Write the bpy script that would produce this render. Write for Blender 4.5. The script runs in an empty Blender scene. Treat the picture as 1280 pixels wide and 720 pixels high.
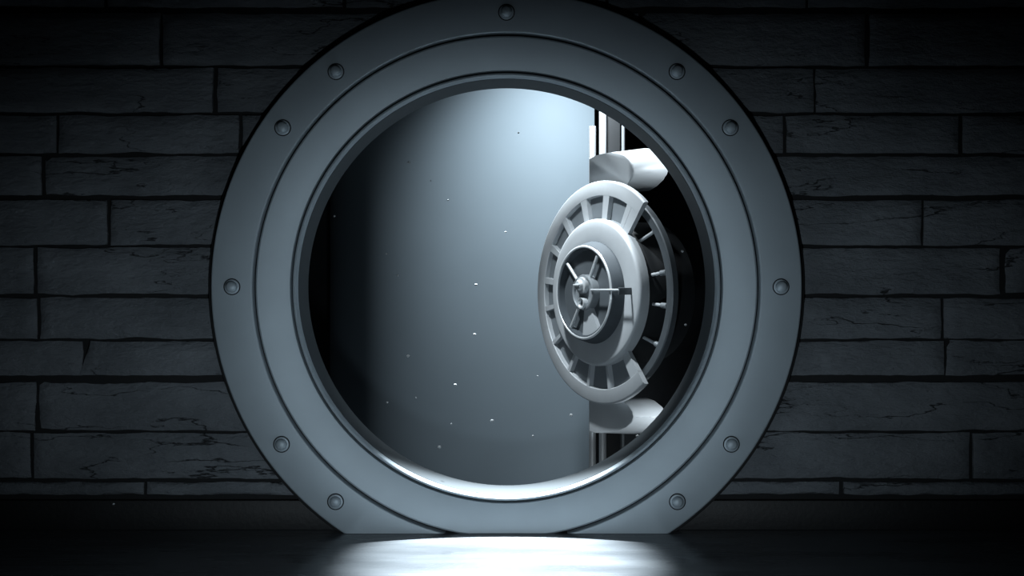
import bpy, bmesh, math, random
from mathutils import Vector, Matrix, noise
R = math.radians
random.seed(7)
S = bpy.context.scene
COL = S.collection

# ---------------------------------------------------------------- camera
FPX, DCAM = 1235.0, 5.0
CX, CZ = 0.028, 1.244
cd = bpy.data.cameras.new('camera'); cam = bpy.data.objects.new('camera', cd); COL.objects.link(cam)
cam.location = (CX, -DCAM, CZ); cam.rotation_euler = (R(90), 0, 0)
cd.sensor_width = 36; cd.lens = 36 * FPX / 1280; cd.clip_start = .05
S.camera = cam

def P(px, py, Y):
    D = DCAM + Y
    return Vector((CX + (px - 640) / FPX * D, Y, CZ - (py - 360) / FPX * D))

# ---------------------------------------------------------------- materials
def mat(name, col, rough=.5, metal=0., spec=.5, var=.12, vscale=6., stretch=(1, 1, 1), bump=0., bscale=40., rvar=0.):
    m = bpy.data.materials.new(name); m.use_nodes = True
    nt = m.node_tree; n = nt.nodes; l = nt.links
    b = n['Principled BSDF']
    b.inputs['Metallic'].default_value = metal
    b.inputs['Roughness'].default_value = rough
    b.inputs['Specular IOR Level'].default_value = spec
    tc = n.new('ShaderNodeTexCoord'); mp = n.new('ShaderNodeMapping')
    mp.inputs['Scale'].default_value = stretch
    l.new(tc.outputs['Object'], mp.inputs['Vector'])
    nz = n.new('ShaderNodeTexNoise'); nz.inputs['Scale'].default_value = vscale; nz.inputs['Detail'].default_value = 6
    l.new(mp.outputs[0], nz.inputs['Vector'])
    cr = n.new('ShaderNodeValToRGB')
    lo = [max(0, c * (1 - var)) for c in col]; hi = [min(1, c * (1 + var)) for c in col]
    cr.color_ramp.elements[0].position = .3; cr.color_ramp.elements[1].position = .7
    cr.color_ramp.elements[0].color = (*lo, 1); cr.color_ramp.elements[1].color = (*hi, 1)
    l.new(nz.outputs['Fac'], cr.inputs['Fac']); l.new(cr.outputs['Color'], b.inputs['Base Color'])
    if rvar:
        mr = n.new('ShaderNodeMapRange')
        mr.inputs['From Min'].default_value = .3; mr.inputs['From Max'].default_value = .7
        mr.inputs['To Min'].default_value = rough - rvar; mr.inputs['To Max'].default_value = rough + rvar
        l.new(nz.outputs['Fac'], mr.inputs['Value']); l.new(mr.outputs[0], b.inputs['Roughness'])
    if bump:
        n2 = n.new('ShaderNodeTexNoise'); n2.inputs['Scale'].default_value = bscale; n2.inputs['Detail'].default_value = 8
        l.new(mp.outputs[0], n2.inputs['Vector'])
        bp = n.new('ShaderNodeBump'); bp.inputs['Strength'].default_value = bump; bp.inputs['Distance'].default_value = .02
        l.new(n2.outputs['Fac'], bp.inputs['Height']); l.new(bp.outputs[0], b.inputs['Normal'])
    return m

M = {}
M['frame'] = mat('frame_steel', (.30, .352, .39), .52, .25, .4, .05, 3, bump=.02, bscale=160)
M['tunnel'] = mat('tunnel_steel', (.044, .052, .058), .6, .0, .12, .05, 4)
M['gasket'] = mat('black_rubber_and_shade', (.006, .007, .008), .9)  # seam and gasket; also painted shade behind the frame and round the studs
M['plate'] = mat('vault_wall_steel', (.080, .101, .117), .6, 0, .1, .03, 2)
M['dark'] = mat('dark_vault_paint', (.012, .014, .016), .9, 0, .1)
M['white'] = mat('pale_steel', (.32, .345, .365), .5, .1, .4, .06, 5)
M['grey'] = mat('grey_steel', (.17, .19, .205), .48, .3, .5, .08, 5)
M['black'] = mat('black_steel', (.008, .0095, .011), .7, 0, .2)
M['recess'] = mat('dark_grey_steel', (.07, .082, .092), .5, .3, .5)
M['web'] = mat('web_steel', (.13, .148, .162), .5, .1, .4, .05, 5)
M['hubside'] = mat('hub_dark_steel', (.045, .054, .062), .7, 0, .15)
M['chrome'] = mat('polished_steel', (.45, .48, .50), .35, .4, .5, .03)
M['mortar'] = mat('black_mortar', (.006, .007, .008), .95)
M['skirt'] = mat('dark_skirting_stone', (.007, .008, .009), .6, 0, .4, .2, 3, bump=.1)
M['dust'] = mat('dust', (.28, .30, .31), .9)

# brick material: grey stone with horizontal cracks
def brick_mat():
    m = bpy.data.materials.new('grey_split_brick'); m.use_nodes = True
    nt = m.node_tree; n = nt.nodes; l = nt.links; b = n['Principled BSDF']
    b.inputs['Roughness'].default_value = .75; b.inputs['Specular IOR Level'].default_value = .3
    tc = n.new('ShaderNodeTexCoord')
    def noise_(sc, scale, det=8, rough=.6):
        mp = n.new('ShaderNodeMapping'); mp.inputs['Scale'].default_value = sc
        l.new(tc.outputs['Object'], mp.inputs['Vector'])
        z = n.new('ShaderNodeTexNoise'); z.inputs['Scale'].default_value = scale; z.inputs['Detail'].default_value = det
        z.inputs['Roughness'].default_value = rough
        l.new(mp.outputs[0], z.inputs['Vector']); return z
    a = noise_((1, 1, 1.6), 2.2); cr = n.new('ShaderNodeValToRGB')
    cr.color_ramp.elements[0].position = .3; cr.color_ramp.elements[1].position = .72
    cr.color_ramp.elements[0].color = (.088, .099, .111, 1); cr.color_ramp.elements[1].color = (.165, .183, .202, 1)
    l.new(a.outputs['Fac'], cr.inputs['Fac'])
    c = noise_((.45, 1, 2.4), 2.0, 8, .56)                    # cracks: thin band where the noise crosses .5
    sb = n.new('ShaderNodeMath'); sb.operation = 'SUBTRACT'; sb.inputs[1].default_value = .5
    ab = n.new('ShaderNodeMath'); ab.operation = 'ABSOLUTE'
    l.new(c.outputs['Fac'], sb.inputs[0]); l.new(sb.outputs[0], ab.inputs[0])
    gate = noise_((1, 1, 1), 1.7, 3)
    thr = n.new('ShaderNodeMapRange'); thr.inputs['From Min'].default_value = .50; thr.inputs['From Max'].default_value = .62
    thr.inputs['To Min'].default_value = .0005; thr.inputs['To Max'].default_value = .009
    l.new(gate.outputs['Fac'], thr.inputs['Value'])
    dv = n.new('ShaderNodeMath'); dv.operation = 'DIVIDE'; dv.use_clamp = True
    l.new(ab.outputs[0], dv.inputs[0]); l.new(thr.outputs[0], dv.inputs[1])
    fine = noise_((1, 1, 2.2), 14, 8, .65)
    ad = n.new('ShaderNodeMath'); ad.operation = 'MULTIPLY_ADD'; ad.inputs[1].default_value = .55
    l.new(dv.outputs[0], ad.inputs[0]); l.new(fine.outputs['Fac'], ad.inputs[2])
    bp = n.new('ShaderNodeBump'); bp.inputs['Strength'].default_value = .8; bp.inputs['Distance'].default_value = .035
    l.new(ad.outputs[0], bp.inputs['Height']); l.new(bp.outputs[0], b.inputs['Normal'])
    mx = n.new('ShaderNodeMix'); mx.data_type = 'RGBA'
    l.new(dv.outputs[0], mx.inputs[0]); mx.inputs[6].default_value = (.02, .022, .024, 1)
    l.new(cr.outputs['Color'], mx.inputs[7]); l.new(mx.outputs[2], b.inputs['Base Color'])
    return m
M['brick'] = brick_mat()
M['floor'] = mat('wet_dark_floor', (.10, .11, .12), .27, 0, .35, .35, 1.6, (.5, 2.6, 1), bump=.05, bscale=9, rvar=.12)

# ---------------------------------------------------------------- helpers
def obj(name, bm, m, parent=None, smooth=True, angle=35):
    bmesh.ops.recalc_face_normals(bm, faces=bm.faces)
    me = bpy.data.meshes.new(name); bm.to_mesh(me); bm.free()
    o = bpy.data.objects.new(name, me); COL.objects.link(o)
    for x in (m if isinstance(m, (list, tuple)) else [m]): me.materials.append(x)
    if parent: o.parent = parent
    if smooth:
        for p in me.polygons: p.use_smooth = True
        me.set_sharp_from_angle(angle=R(angle))
    return o
def struct(o, kind='structure'):
    o['kind'] = kind; return o
def thing(name, label, cat, loc, rz=0, group=None):
    o = bpy.data.objects.new(name, None); COL.objects.link(o)
    o.empty_display_size = .2
    o.location = loc; o.rotation_euler = (0, 0, rz); o['label'] = label; o['category'] = cat; o['kind'] = 'thing'
    if group: o['group'] = group
    return o
def lathe(prof, n=192, c=(0, 0, 0), a0=0., a1=360., bm=None):
    """closed profile of (r, y) turned about the Y axis; partial arcs get end caps"""
    bm = bm or bmesh.new(); full = abs(a1 - a0 - 360) < 1e-6
    k = n if full else n + 1
    rows = []
    for i in range(k):
        a = R(a0 + (a1 - a0) * i / n); ca, sa = math.cos(a), math.sin(a)
        rows.append([bm.verts.new((c[0] + r * ca, c[1] + y, c[2] + r * sa)) for r, y in prof])
    for i in range(n):
        A, B = rows[i], rows[(i + 1) % k]
        for j in range(len(prof)):
            j2 = (j + 1) % len(prof)
            try: bm.faces.new((A[j], A[j2], B[j2], B[j]))
            except ValueError: pass
    if not full:
        bm.faces.new(rows[0]); bm.faces.new(list(reversed(rows[-1])))
    bmesh.ops.remove_doubles(bm, verts=bm.verts, dist=1e-6)
    return bm
def cyl(p0, p1, r, n=20, bev=.15, bm=None, r1=None):
    bm = bm or bmesh.new(); p0, p1 = Vector(p0), Vector(p1); d = (p1 - p0); L = d.length; d.normalize()
    t = d.orthogonal().normalized(); s = d.cross(t); r1 = r if r1 is None else r1
    b = min(r * bev, L * .2)
    rings = []
    for (q, rr) in ((0, r - b), (b, r), (L - b, r1), (L, r1 - b)):
        rings.append([bm.verts.new(p0 + d * q + (t * math.cos(2 * math.pi * i / n) + s * math.sin(2 * math.pi * i / n)) * rr) for i in range(n)])
    for A, B in zip(rings, rings[1:]):
        for i in range(n): bm.faces.new((A[i], A[(i + 1) % n], B[(i + 1) % n], B[i]))
    bm.faces.new(list(reversed(rings[0]))); bm.faces.new(rings[-1])
    return bm
def prism(pts, y0, y1, bev=.006, scale1=1., cen=(0, 0), bm=None):
    """outline (x, z) extruded in y with bevelled edges; the rear outline scaled about cen"""
    bm = bm or bmesh.new()
    A = [bm.verts.new((x, y0, z)) for x, z in pts]
    B = [bm.verts.new((cen[0] + (x - cen[0]) * scale1, y1, cen[1] + (z - cen[1]) * scale1)) for x, z in pts]
    n = len(pts); f = [bm.faces.new(A), bm.faces.new(list(reversed(B)))]
    for i in range(n): f.append(bm.faces.new((A[i], B[i], B[(i + 1) % n], A[(i + 1) % n])))
    if bev:
        es = {e for q in f[:2] for e in q.edges}
        bmesh.ops.bevel(bm, geom=list(es), offset=bev, segments=2, affect='EDGES', profile=.5)
    return bm
def box(lo, hi, bev=0., bm=None):
    bm = bm or bmesh.new()
    v = [bm.verts.new((x, y, z)) for x in (lo[0], hi[0]) for y in (lo[1], hi[1]) for z in (lo[2], hi[2])]
    fs = [bm.faces.new([v[i] for i in q]) for q in ((0, 1, 3, 2), (4, 6, 7, 5), (0, 4, 5, 1), (2, 3, 7, 6), (0, 2, 6, 4), (1, 5, 7, 3))]
    if bev: bmesh.ops.bevel(bm, geom=list({e for f in fs for e in f.edges}), offset=bev, segments=2, affect='EDGES', profile=.5)
    return bm
def cut_floor(bm, z=.001):
    g = list(bm.verts) + list(bm.edges) + list(bm.faces)
    r = bmesh.ops.bisect_plane(bm, geom=g, plane_co=(0, 0, z), plane_no=(0, 0, -1), clear_outer=True)
    es = [e for e in r['geom_cut'] if isinstance(e, bmesh.types.BMEdge)]
    bmesh.ops.holes_fill(bm, edges=es)
    return bm

# ---------------------------------------------------------------- the setting
RC = Vector((0, 0, 1.25))              # centre of the round opening
WY, WB = .085, .33                      # brick face, back of the wall
ZF, ZC = -.80, 3.8                     # vault floor, ceiling

bm = bmesh.new()                       # floor of the hall and the lower floor of the vault
def quad(bm, *p): return bm.faces.new([bm.verts.new(q) for q in p])
quad(bm, (-6, -7, 0), (6, -7, 0), (6, .34, 0), (-6, .34, 0))
quad(bm, (-6, .34, 0), (6, .34, 0), (6, .34, ZF), (-6, .34, ZF))
quad(bm, (-6, .34, ZF), (6, .34, ZF), (6, 5.4, ZF), (-6, 5.4, ZF))
bmesh.ops.remove_doubles(bm, verts=bm.verts, dist=1e-5)
struct(obj('floor', bm, M['floor'], smooth=False))

# brick courses: joint heights as seen, brick ends per course
rows = [-46, 12, 83, 142, 193, 247, 308, 370, 425, 474, 540, 601, 622]
thick = [3, 4, 2.2, 2.2, 2.4, 3.2, 2, 2.6, 1.8, 4.5, 1.6, 2.6, 3.5]
ends = [[-180, 130, 430, 760, 1010, 1330], [-150, 200, 520, 800, 1086, 1420], [-90, 268, 640, 1019, 1390], [-230, 70, 300, 640, 981, 1203, 1480],
        [-260, 52, 420, 820, 1310], [-170, 135, 500, 900, 1155, 1440], [-210, 42, 430, 860, 1255, 1500], [-240, 47, 380, 640, 1180, 1520],
        [-130, 103, 460, 840, 1182, 1460], [-300, 44, 520, 900, 1340], [-200, 38, 420, 800, 1215, 1500], [-260, 180, 520, 820, 1052, 1400]]
bm = bmesh.new()
def brick(bm, x0, x1, z0, z1, seed, slant=0.):
    nx = max(4, int((x1 - x0) / .03)); nz = max(4, int((z1 - z0) / .028))
    dep = random.uniform(-.008, .010)
    g = {}
    for i in range(nx + 1):
        for j in range(nz + 1):
            u, v = i / nx, j / nz
            x = x0 + (x1 - x0) * u; z = z0 + (z1 - z0) * v
            q = Vector((x, seed * 3.1, z))
            wob = noise.noise(q * 5) * .008 + noise.noise(q * 19) * .004
            edge = i in (0, nx) or j in (0, nz)
            y = WY + dep + noise.noise(Vector((x * 2.2, seed, z * 6))) * .007 + noise.noise(q * 24) * .0025
            if i in (0, nx): x += wob + slant * (v - .5)
            if j in (0, nz): z += wob
            g[i, j] = bm.verts.new((x, y + (.013 if edge else 0), z))
    for i in range(nx):
        for j in range(nz):
            cx_ = x0 + (x1 - x0) * (i + .5) / nx; cz_ = z0 + (z1 - z0) * (j + .5) / nz
            if math.hypot(cx_, cz_ - 1.25) < 1.40: continue
            bm.faces.new((g[i, j], g[i + 1, j], g[i + 1, j + 1], g[i, j + 1]))
    for side in ([(i, 0) for i in range(nx + 1)], [(i, nz) for i in range(nx + 1)], [(0, j) for j in range(nz + 1)], [(nx, j) for j in range(nz + 1)]):
        bk = [bm.verts.new((g[q].co.x, WY + .06, g[q].co.z)) for q in side]
        for a in range(len(side) - 1):
            m_ = (g[side[a]].co + g[side[a + 1]].co) / 2
            if math.hypot(m_.x, m_.z - 1.25) < 1.42: continue
            bm.faces.new((g[side[a]], g[side[a + 1]], bk[a + 1], bk[a]))
sd = 0
for k in range(len(rows) - 1):
    zt = P(0, rows[k] + thick[k], WY).z; zb = P(0, rows[k + 1] - thick[k + 1], WY).z
    xs = ends[k]
    for a, b in zip(xs, xs[1:]):
        sd += 1
        sl = .06 if (k == 8 and a == 103) else 0
        gx = random.uniform(1.6, 3.4)
        brick(bm, P(a + gx, 0, WY).x, P(b - gx, 0, WY).x, zb, zt, sd, sl)
loose = [v for v in bm.verts if not v.link_faces]
bmesh.ops.delete(bm, geom=loose, context='VERTS')
nb = len(bm.faces)
# mortar bed in front and the back of the wall, both with the round hole
def holed(bm, y, x0, x1, z0, z1, r, n=96):
    inner = []; outer = []
    for i in range(n):
        a = 2 * math.pi * i / n; ca, sa = math.cos(a), math.sin(a)
        t = min((x1 if ca > 0 else -x0) / max(abs(ca), 1e-9), ((z1 - 1.25) if sa > 0 else (1.25 - z0)) / max(abs(sa), 1e-9))
        inner.append(bm.verts.new((r * ca, y, max(1.25 + r * sa, z0 + .0)))); outer.append(bm.verts.new((t * ca, y, 1.25 + t * sa)))
    for i in range(n):
        j = (i + 1) % n
        f = bm.faces.new((inner[i], inner[j], outer[j], outer[i])); f.material_index = 1
holed(bm, WY + .022, -4.6, 4.6, 0, 4.0, 1.249)
holed(bm, WB, -4.6, 4.6, ZF, 4.0, 1.249)
bmesh.ops.dissolve_degenerate(bm, dist=1e-5, edges=bm.edges)
struct(obj('wall_front', bm, [M['brick'], M['mortar']], angle=50))
# dark stone skirting at the wall foot, on both sides of the frame
sk = P(0, 625, WY).z
for nm, xa, xb in (('baseboard_left', -4.6, -.72), ('baseboard_right', .72, 4.6)):
    struct(obj(nm, box((xa, WY - .012, 0), (xb, WY + .02, sk), .006), M['skirt']))

# vault room beyond the opening
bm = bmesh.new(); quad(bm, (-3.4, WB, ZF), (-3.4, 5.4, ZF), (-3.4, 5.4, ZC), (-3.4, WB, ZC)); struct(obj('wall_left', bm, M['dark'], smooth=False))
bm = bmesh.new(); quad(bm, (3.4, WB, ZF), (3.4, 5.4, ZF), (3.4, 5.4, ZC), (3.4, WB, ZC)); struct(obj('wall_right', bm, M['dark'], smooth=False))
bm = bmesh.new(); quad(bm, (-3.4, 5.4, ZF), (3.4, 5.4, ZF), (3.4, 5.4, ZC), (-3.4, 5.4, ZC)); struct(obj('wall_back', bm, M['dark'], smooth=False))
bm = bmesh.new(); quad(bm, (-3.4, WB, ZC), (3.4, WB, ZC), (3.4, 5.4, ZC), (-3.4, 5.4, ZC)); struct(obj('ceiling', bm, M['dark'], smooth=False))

# the smooth rounded inner wall with a sharp vertical end beside the hinge
XE = P(743, 0, 2.6).x
WR, WX, WYc = 2.0, .3, 4.6
bm = bmesh.new(); pts = []
t0 = math.degrees(math.asin((XE - WX) / WR))
for i in range(97):
    t = R(t0 + (-100 - t0) * i / 96); pts.append((WX + WR * math.sin(t), WYc - WR * math.cos(t)))
dy = 2.6 - pts[0][1]; pts = [(x, y + dy) for x, y in pts]
inn = [(WX + (x - WX) * .95, WYc + dy + (y - WYc - dy) * .95) for x, y in pts]; inn[0] = (pts[0][0] , inn[0][1])
loop = pts + inn[::-1]
lo = [bm.verts.new((x, y, ZF)) for x, y in loop]; hi = [bm.verts.new((x, y, ZC)) for x, y in loop]
n = len(loop)
for i in range(n): bm.faces.new((lo[i], lo[(i + 1) % n], hi[(i + 1) % n], hi[i]))
struct(obj('wall_inner', bm, M['plate'], angle=30))

# ---------------------------------------------------------------- the round frame
fr = thing('vault_frame_ring', 'huge round grey steel vault frame with studs set in the brick wall', 'vault frame', (0, 0, 0))
C0 = (0, 0, 1.25)
obj('outer_ring', cut_floor(lathe([(1.287, WY - .02), (1.287, .008), (1.2885, .004), (1.292, .001), (1.297, 0), (1.484, 0), (1.491, .0015), (1.496, .006), (1.498, .013), (1.498, WY - .02)], c=C0)), M['frame'], fr, angle=25)
obj('seam', cut_floor(lathe([(1.262, .05), (1.31, .05), (1.31, .10), (1.262, .10)], c=C0)), M['gasket'], fr)['label'] = 'black seam between the two rings'
obj('outline_shade_ring', cut_floor(lathe([(1.40, .055), (1.520, .055), (1.525, .060), (1.525, WY + .012), (1.40, WY + .012)], c=C0)), M['gasket'], fr)['label'] = 'painted contact shade, a black edge behind the outer ring'  # black ring added in place of the contact shadow on the brick
obj('inner_ring', cut_floor(lathe([(1.274, .10), (1.274, .016), (1.271, .009), (1.264, .006), (1.107, .030), (1.103, .032), (1.1015, .038), (1.1015, .11), (1.19, .115)], c=C0)), M['frame'], fr, angle=25)
obj('gasket', cut_floor(lathe([(1.08, .075), (1.11, .075), (1.11, .12), (1.08, .12)], c=C0)), M['gasket'], fr)['label'] = 'black inner gasket line'
obj('lip', cut_floor(lathe([(1.0905, .09), (1.0905, .036), (1.089, .031), (1.085, .028), (1.079, .028), (1.074, .033), (1.072, .042), (1.072, .09)], c=C0)), M['frame'], fr, angle=40)
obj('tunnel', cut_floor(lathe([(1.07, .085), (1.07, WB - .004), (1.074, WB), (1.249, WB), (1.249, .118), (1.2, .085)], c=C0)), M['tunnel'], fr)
for a in (90, 51.6, 35.4, 0, -35, -51.5, 128.4, 144.6, 180, 215, 231.5):
    p = (1.389 * math.cos(R(a)), 0, 1.25 + 1.389 * math.sin(R(a)))
    b_ = lathe([(0.0001, -.034), (.012, -.033), (.020, -.030), (.026, -.024), (.0285, -.014), (.029, -.006), (.035, -.006), (.0375, -.004), (.038, .004), (.0001, .004)], 40, p)
    st = obj('stud', b_, M['frame'], fr, angle=50)
    obj('stud_shade_ring', lathe([(.036, -.003), (.0425, -.003), (.0425, .002), (.036, .002)], 40, p), M['gasket'], st)['label'] = 'painted shade, a thin black line round the stud'  # shade at the stud's outer side, painted as a full black ring

# ---------------------------------------------------------------- the open vault door
DK, DS = .527, .85
DC = Vector((.5675, 1.2, 1.216))       # centre of the wheel
ANG = -math.atan2(DS, DK)
U, N = Vector((DK, -DS, 0)), Vector((-DS, -DK, 0))
def L(px, py, y):
    """where the sight line of a photo point meets the door plane y behind the wheel plane -> local x, z"""
    o = Vector((CX, -DCAM, CZ)); d = Vector(((px - 640) / FPX, 1, -(py - 360) / FPX))
    pl = DC - N * y
    t = (pl - o).dot(N) / d.dot(N); w = o + d * t - DC
    return (w.dot(U), w.z)
door = thing('vault_door', 'pale steel vault door standing open inside with spoked round lock wheel', 'vault door', DC, ANG)

def ring_sector(bm, r0, r1, a0, a1, y0, y1, n=6, bev=0.):
    lathe([(r0, y0), (r1, y0), (r1, y1), (r0, y1)], n, (0, 0, 0), a0, a1, bm)
# wheel flange: outer hoop, bars and windows; right-hand part of the hoop cut away
NW = 18; CUT = 50
bm = bmesh.new()
ro, rw, ri = .70, .605, .455
lathe([(rw, .004), (rw + .004, 0), (ro - .012, 0), (ro - .004, .004), (ro, .012), (ro, .034), (rw, .034)], 96, (0, 0, 0), CUT, 360 - CUT, bm)
obj('wheel_rim', bm, M['white'], door, angle=40)
def ang(px, py): 
    x, z = L(px, py, 0.); return math.degrees(math.atan2(z, x))
for px, py, w in ((690, 311, 2.2), (681, 350.5, 2.0), (682, 386, 1.6), (690, 430, 1.3), (708, 470, 1.4), (735.5, 474, 1.3), (759, 466, 1.3),
                  (777, 283, 2.2), (756, 264, 3.0), (731, 263, 3.0), (708, 282, 2.4)):
    a = ang(px, py)
    bm = bmesh.new(); ring_sector(bm, ri - .01, rw + .01, a - w, a + w, .001, .036, 4)
    obj('bar', bm, M['white'], door, smooth=False)
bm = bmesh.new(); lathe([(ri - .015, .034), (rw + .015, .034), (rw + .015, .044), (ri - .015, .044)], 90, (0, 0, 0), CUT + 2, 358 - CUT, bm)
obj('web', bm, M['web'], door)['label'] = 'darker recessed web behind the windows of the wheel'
# solid horn-shaped ends of the rim at the two cut corners
for s in (1, -1):
    bm = bmesh.new()
    A = sorted((s * (CUT), s * (CUT + 8)))
    ring_sector(bm, .46, rw + .01, A[0], A[1], .002, .032, 8)
    obj('rim_end', bm, M['white'], door, smooth=False)
# raised inner ring
obj('face_ring', lathe([(.300, .03), (.300, -.034), (.308, -.040), (.440, -.040), (.450, -.037), (.457, -.028), (.460, -.018), (.460, .036), (.43, .036)], 128), M['white'], door, angle=40)
# hub drum and dished dial
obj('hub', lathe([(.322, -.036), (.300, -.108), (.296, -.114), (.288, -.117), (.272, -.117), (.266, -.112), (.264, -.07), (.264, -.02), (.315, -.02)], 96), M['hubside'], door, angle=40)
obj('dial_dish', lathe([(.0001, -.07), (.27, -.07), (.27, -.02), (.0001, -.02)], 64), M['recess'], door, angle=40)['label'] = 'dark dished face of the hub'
obj('dial_rim', lathe([(.276, -.11), (.277, -.119), (.281, -.123), (.288, -.123), (.293, -.118), (.295, -.11)], 96), M['chrome'], door, angle=60)
for a, w in ((136, 1.), (60, 1.), (236, 1.)):
    bm = cyl((.08 * math.cos(R(a)), -.10, .08 * math.sin(R(a))), (.275 * math.cos(R(a)), -.10, .275 * math.sin(R(a))), .011, 12)
    obj('spoke', bm, M['chrome'], door)
bm = bmesh.new(); lathe([(.09, -.098), (.272, -.098), (.272, -.066), (.09, -.066)], 8, (0, 0, 0), 264, 300, bm)
obj('wedge_plate', bm, M['white'], door, smooth=False)
# small hub plate with the dial knob and key ring
pl = obj('lock_plate', lathe([(.0001, -.105), (.092, -.105), (.094, -.118), (.100, -.123), (.108, -.121), (.112, -.112), (.112, -.068), (.0001, -.068)], 48), M['grey'], door, angle=40)
kn = obj('dial_knob', lathe([(.0001, -.160), (.026, -.159), (.031, -.152), (.033, -.138), (.050, -.134), (.053, -.126), (.053, -.10), (.0001, -.10)], 32, (-.002, 0, .045)), M['chrome'], pl, angle=40)
obj('knob_bar', box((-.030, -.172, .040), (.028, -.158, .052), .003), M['chrome'], kn)
obj('key_ring', lathe([(.021, -.104), (.021, -.130), (.026, -.138), (.034, -.138), (.038, -.130), (.038, -.104)], 32, (.002, 0, -.066)), M['chrome'], pl, angle=60)
obj('key_core', lathe([(.0001, -.118), (.020, -.118), (.020, -.104), (.0001, -.104)], 20, (.002, 0, -.066)), M['recess'], pl)
hd = obj('handle', cyl((.10, -.128, .016), (.385, -.128, .016), .0075, 12), M['chrome'], door)
obj('handle_foot', box((.376, -.135, -.012), (.386, -.038, .03), .003), M['recess'], hd)
# dark core drum, locking bolts and the rear hoop at the right
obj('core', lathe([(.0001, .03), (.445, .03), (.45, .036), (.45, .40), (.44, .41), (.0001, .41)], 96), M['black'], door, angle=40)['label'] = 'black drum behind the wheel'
for q0, q1 in (((799, 302), (820, 288)), ((802, 346), (829, 341)), ((802, 378), (830, 382)), ((796, 417), (822, 431))):
    a, c = L(*q0, .075), L(*q1, .075)
    p0, p1 = Vector((a[0], .075, a[1])), Vector((c[0], .075, c[1])); d = (p1 - p0).normalized()
    b1 = obj('locking_bolt', cyl(p0 - d * .03, p1, .0105, 14), M['white'], door)
    obj('bolt_tip', cyl(p1 - d * .02, p1 + d * .03, .017, 14), M['grey'], b1)
bm = bmesh.new(); lathe([(.585, .062), (.590, .055), (.634, .055), (.640, .062), (.640, .10), (.585, .10)], 80, (0, 0, 0), -66, 66, bm)
obj('rear_hoop', bm, M['recess'], door, angle=40)
# hinge lugs top and bottom
topo = [(736, 242), (736, 197), (744, 194.5), (754, 192), (764, 190.5), (772, 190.5), (780, 193.5), (786, 199), (790.5, 206), (792, 214), (790, 222), (785, 229), (778, 236), (770, 242)]
boto = [(736, 496), (768, 496), (777, 500), (785, 507), (790, 514), (791.5, 521), (789, 528), (782, 534), (774, 538), (764, 540), (752, 541), (744, 541), (736, 540)]
for o_, s1 in ((topo, 1.05), (boto, 1.03)):
    pts = [L(x, y, .075) for x, y in o_]
    obj('hinge_lug', prism(pts, .075, .34, .010, s1, (pts[0][0], 0)), M['white'], door, angle=40)

# ---------------------------------------------------------------- hinge post at the end of the inner wall
hy = (DC + U * L(741, 220, .15)[0] - N * .15).y + .30
hx = P(741, 0, hy).x
hp = thing('hinge_post', 'polished steel twin rod hinge post behind the vault door', 'hinge post', (hx, hy, ZF))
def rod(px, py_top, r, m, nm='rod', dyy=0.):
    q = P(px, py_top, hy + dyy) - Vector((hx, hy, ZF))
    return obj(nm, cyl((q.x, dyy, 0), (q.x, dyy, q.z if py_top > 0 else ZC - ZF), r, 24, .12), m, hp)
rod(740.5, 158, .024, M['chrome'])
rod(753.5, -1, .026, M['chrome'], dyy=.07)
rod(779, 157, .012, M['grey'], 'guide_rod', .10)
q = P(765, 0, hy + .12).x - hx
obj('back_plate', box((q - .055, .10, 0), (q + .055, .13, ZC - ZF), .004), M['black'], hp)

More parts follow.
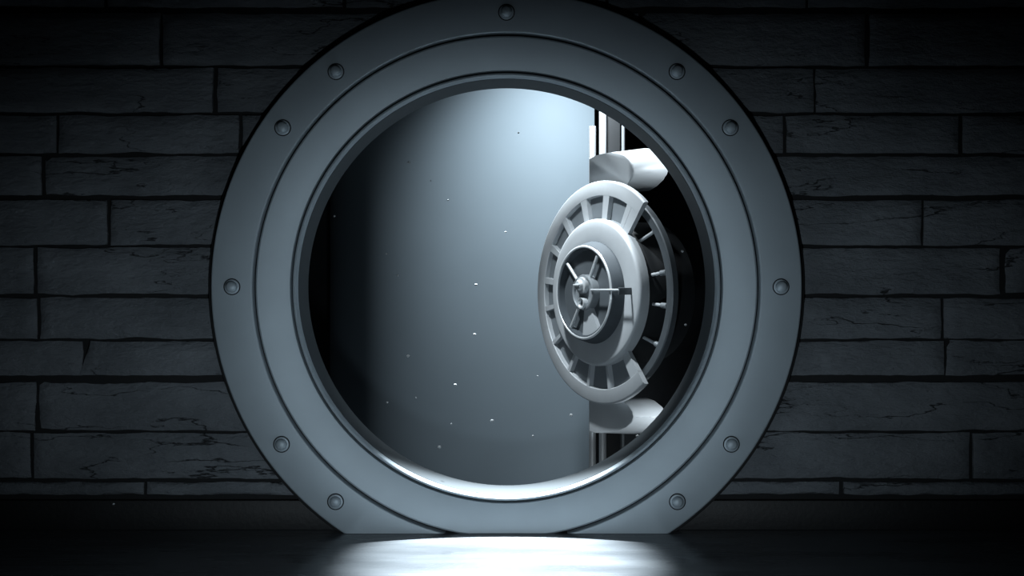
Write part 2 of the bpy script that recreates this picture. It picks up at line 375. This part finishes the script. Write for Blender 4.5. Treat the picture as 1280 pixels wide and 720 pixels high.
# ---------------------------------------------------------------- dust in the air
bm = bmesh.new()
spots = [(511, 203, 2), (418, 270, 1.5), (483, 317, 1.5), (497, 344, 1.6), (595, 356, 1.7), (593, 418, 1.5), (510, 445, 2), (569, 481, 1.7), (520, 497, 1.3),
         (484, 503, 1.5), (615, 526, 2.2), (564, 530, 1.3), (549, 559, 2.2), (714, 519, 2), (666, 545, 1.6), (648, 166, 1.2), (853, 314, 2), (857, 406, 1.6), (797, 545, 2),
         (632, 290, 1.1), (560, 250, 1.2), (538, 226, 1.), (672, 470, 1.1), (142, 630, 1.2)]
for px, py, s in spots:
    y = random.uniform(.4, .62) if px > 200 else -.2
    if px > 700: y = .45
    c = P(px, py, y)
    mm = Matrix.Translation(c) @ Matrix.Rotation(random.random() * 3, 4, 'Z') @ Matrix.Diagonal((1.2, .8, .9, 1))
    bmesh.ops.create_icosphere(bm, subdivisions=1, radius=s * .0046, matrix=mm)
d = obj('floating_dust', bm, M['dust']); d['kind'] = 'stuff'; d['label'] = 'pale dust specks floating in the air of the round opening'; d['category'] = 'dust'

# ---------------------------------------------------------------- lights
def spot(name, loc, tgt, power, size, blend, radius, col):
    ld = bpy.data.lights.new(name, 'SPOT'); o = bpy.data.objects.new(name, ld); COL.objects.link(o)
    o.location = loc; o.rotation_euler = (Vector(tgt) - Vector(loc)).to_track_quat('-Z', 'Y').to_euler()
    ld.energy = power; ld.spot_size = R(size); ld.spot_blend = blend; ld.shadow_soft_size = radius; ld.color = col
    return o
BL = (.88, .955, 1.0)
h = spot('hall_floor_lamp', (-.05, -3.5, .36), (-.05, 0, .88), 165, 58, 1., .08, (.78, .91, 1.0)); h.scale = (1.95, 1, 1)
spot('vault_ceiling_lamp', (.50, 1.35, 3.7), (.1, 2.6, .45), 1750, 90, 1., .10, BL)
spot('vault_door_lamp', (-.3, .48, 3.2), (.58, 1.2, .55), 560, 46, .9, .10, BL)
spot('vault_low_fill', (.45, .55, -.65), (.8, 1.5, .1), 18, 50, .8, .06, BL)  # added unseen fill, brightens the lower lug and rods from below
spot('vault_side_fill', (1.75, .72, .36), (.88, 1.09, .48), 120, 30, .8, .06, BL)  # added unseen fill for the right side of the lower lug
spot('vault_side_fill', (1.75, .72, 2.25), (.88, 1.09, 1.96), 105, 30, .8, .06, BL)  # the same added fill for the upper lug
spot('vault_spill_lamp', (.02, 1.75, 3.45), (-.02, -.45, 0), 10000, 22, .8, .05, (.86, .95, 1.0))
w = bpy.data.worlds.new('world'); S.world = w; w.use_nodes = True
w.node_tree.nodes['Background'].inputs[0].default_value = (.35, .45, .55, 1)
w.node_tree.nodes['Background'].inputs[1].default_value = .004
S.view_settings.view_transform = 'Standard'; S.view_settings.look = 'None'; S.view_settings.gamma = 1
S.view_settings.use_curve_mapping = False; S.view_settings.exposure = 0
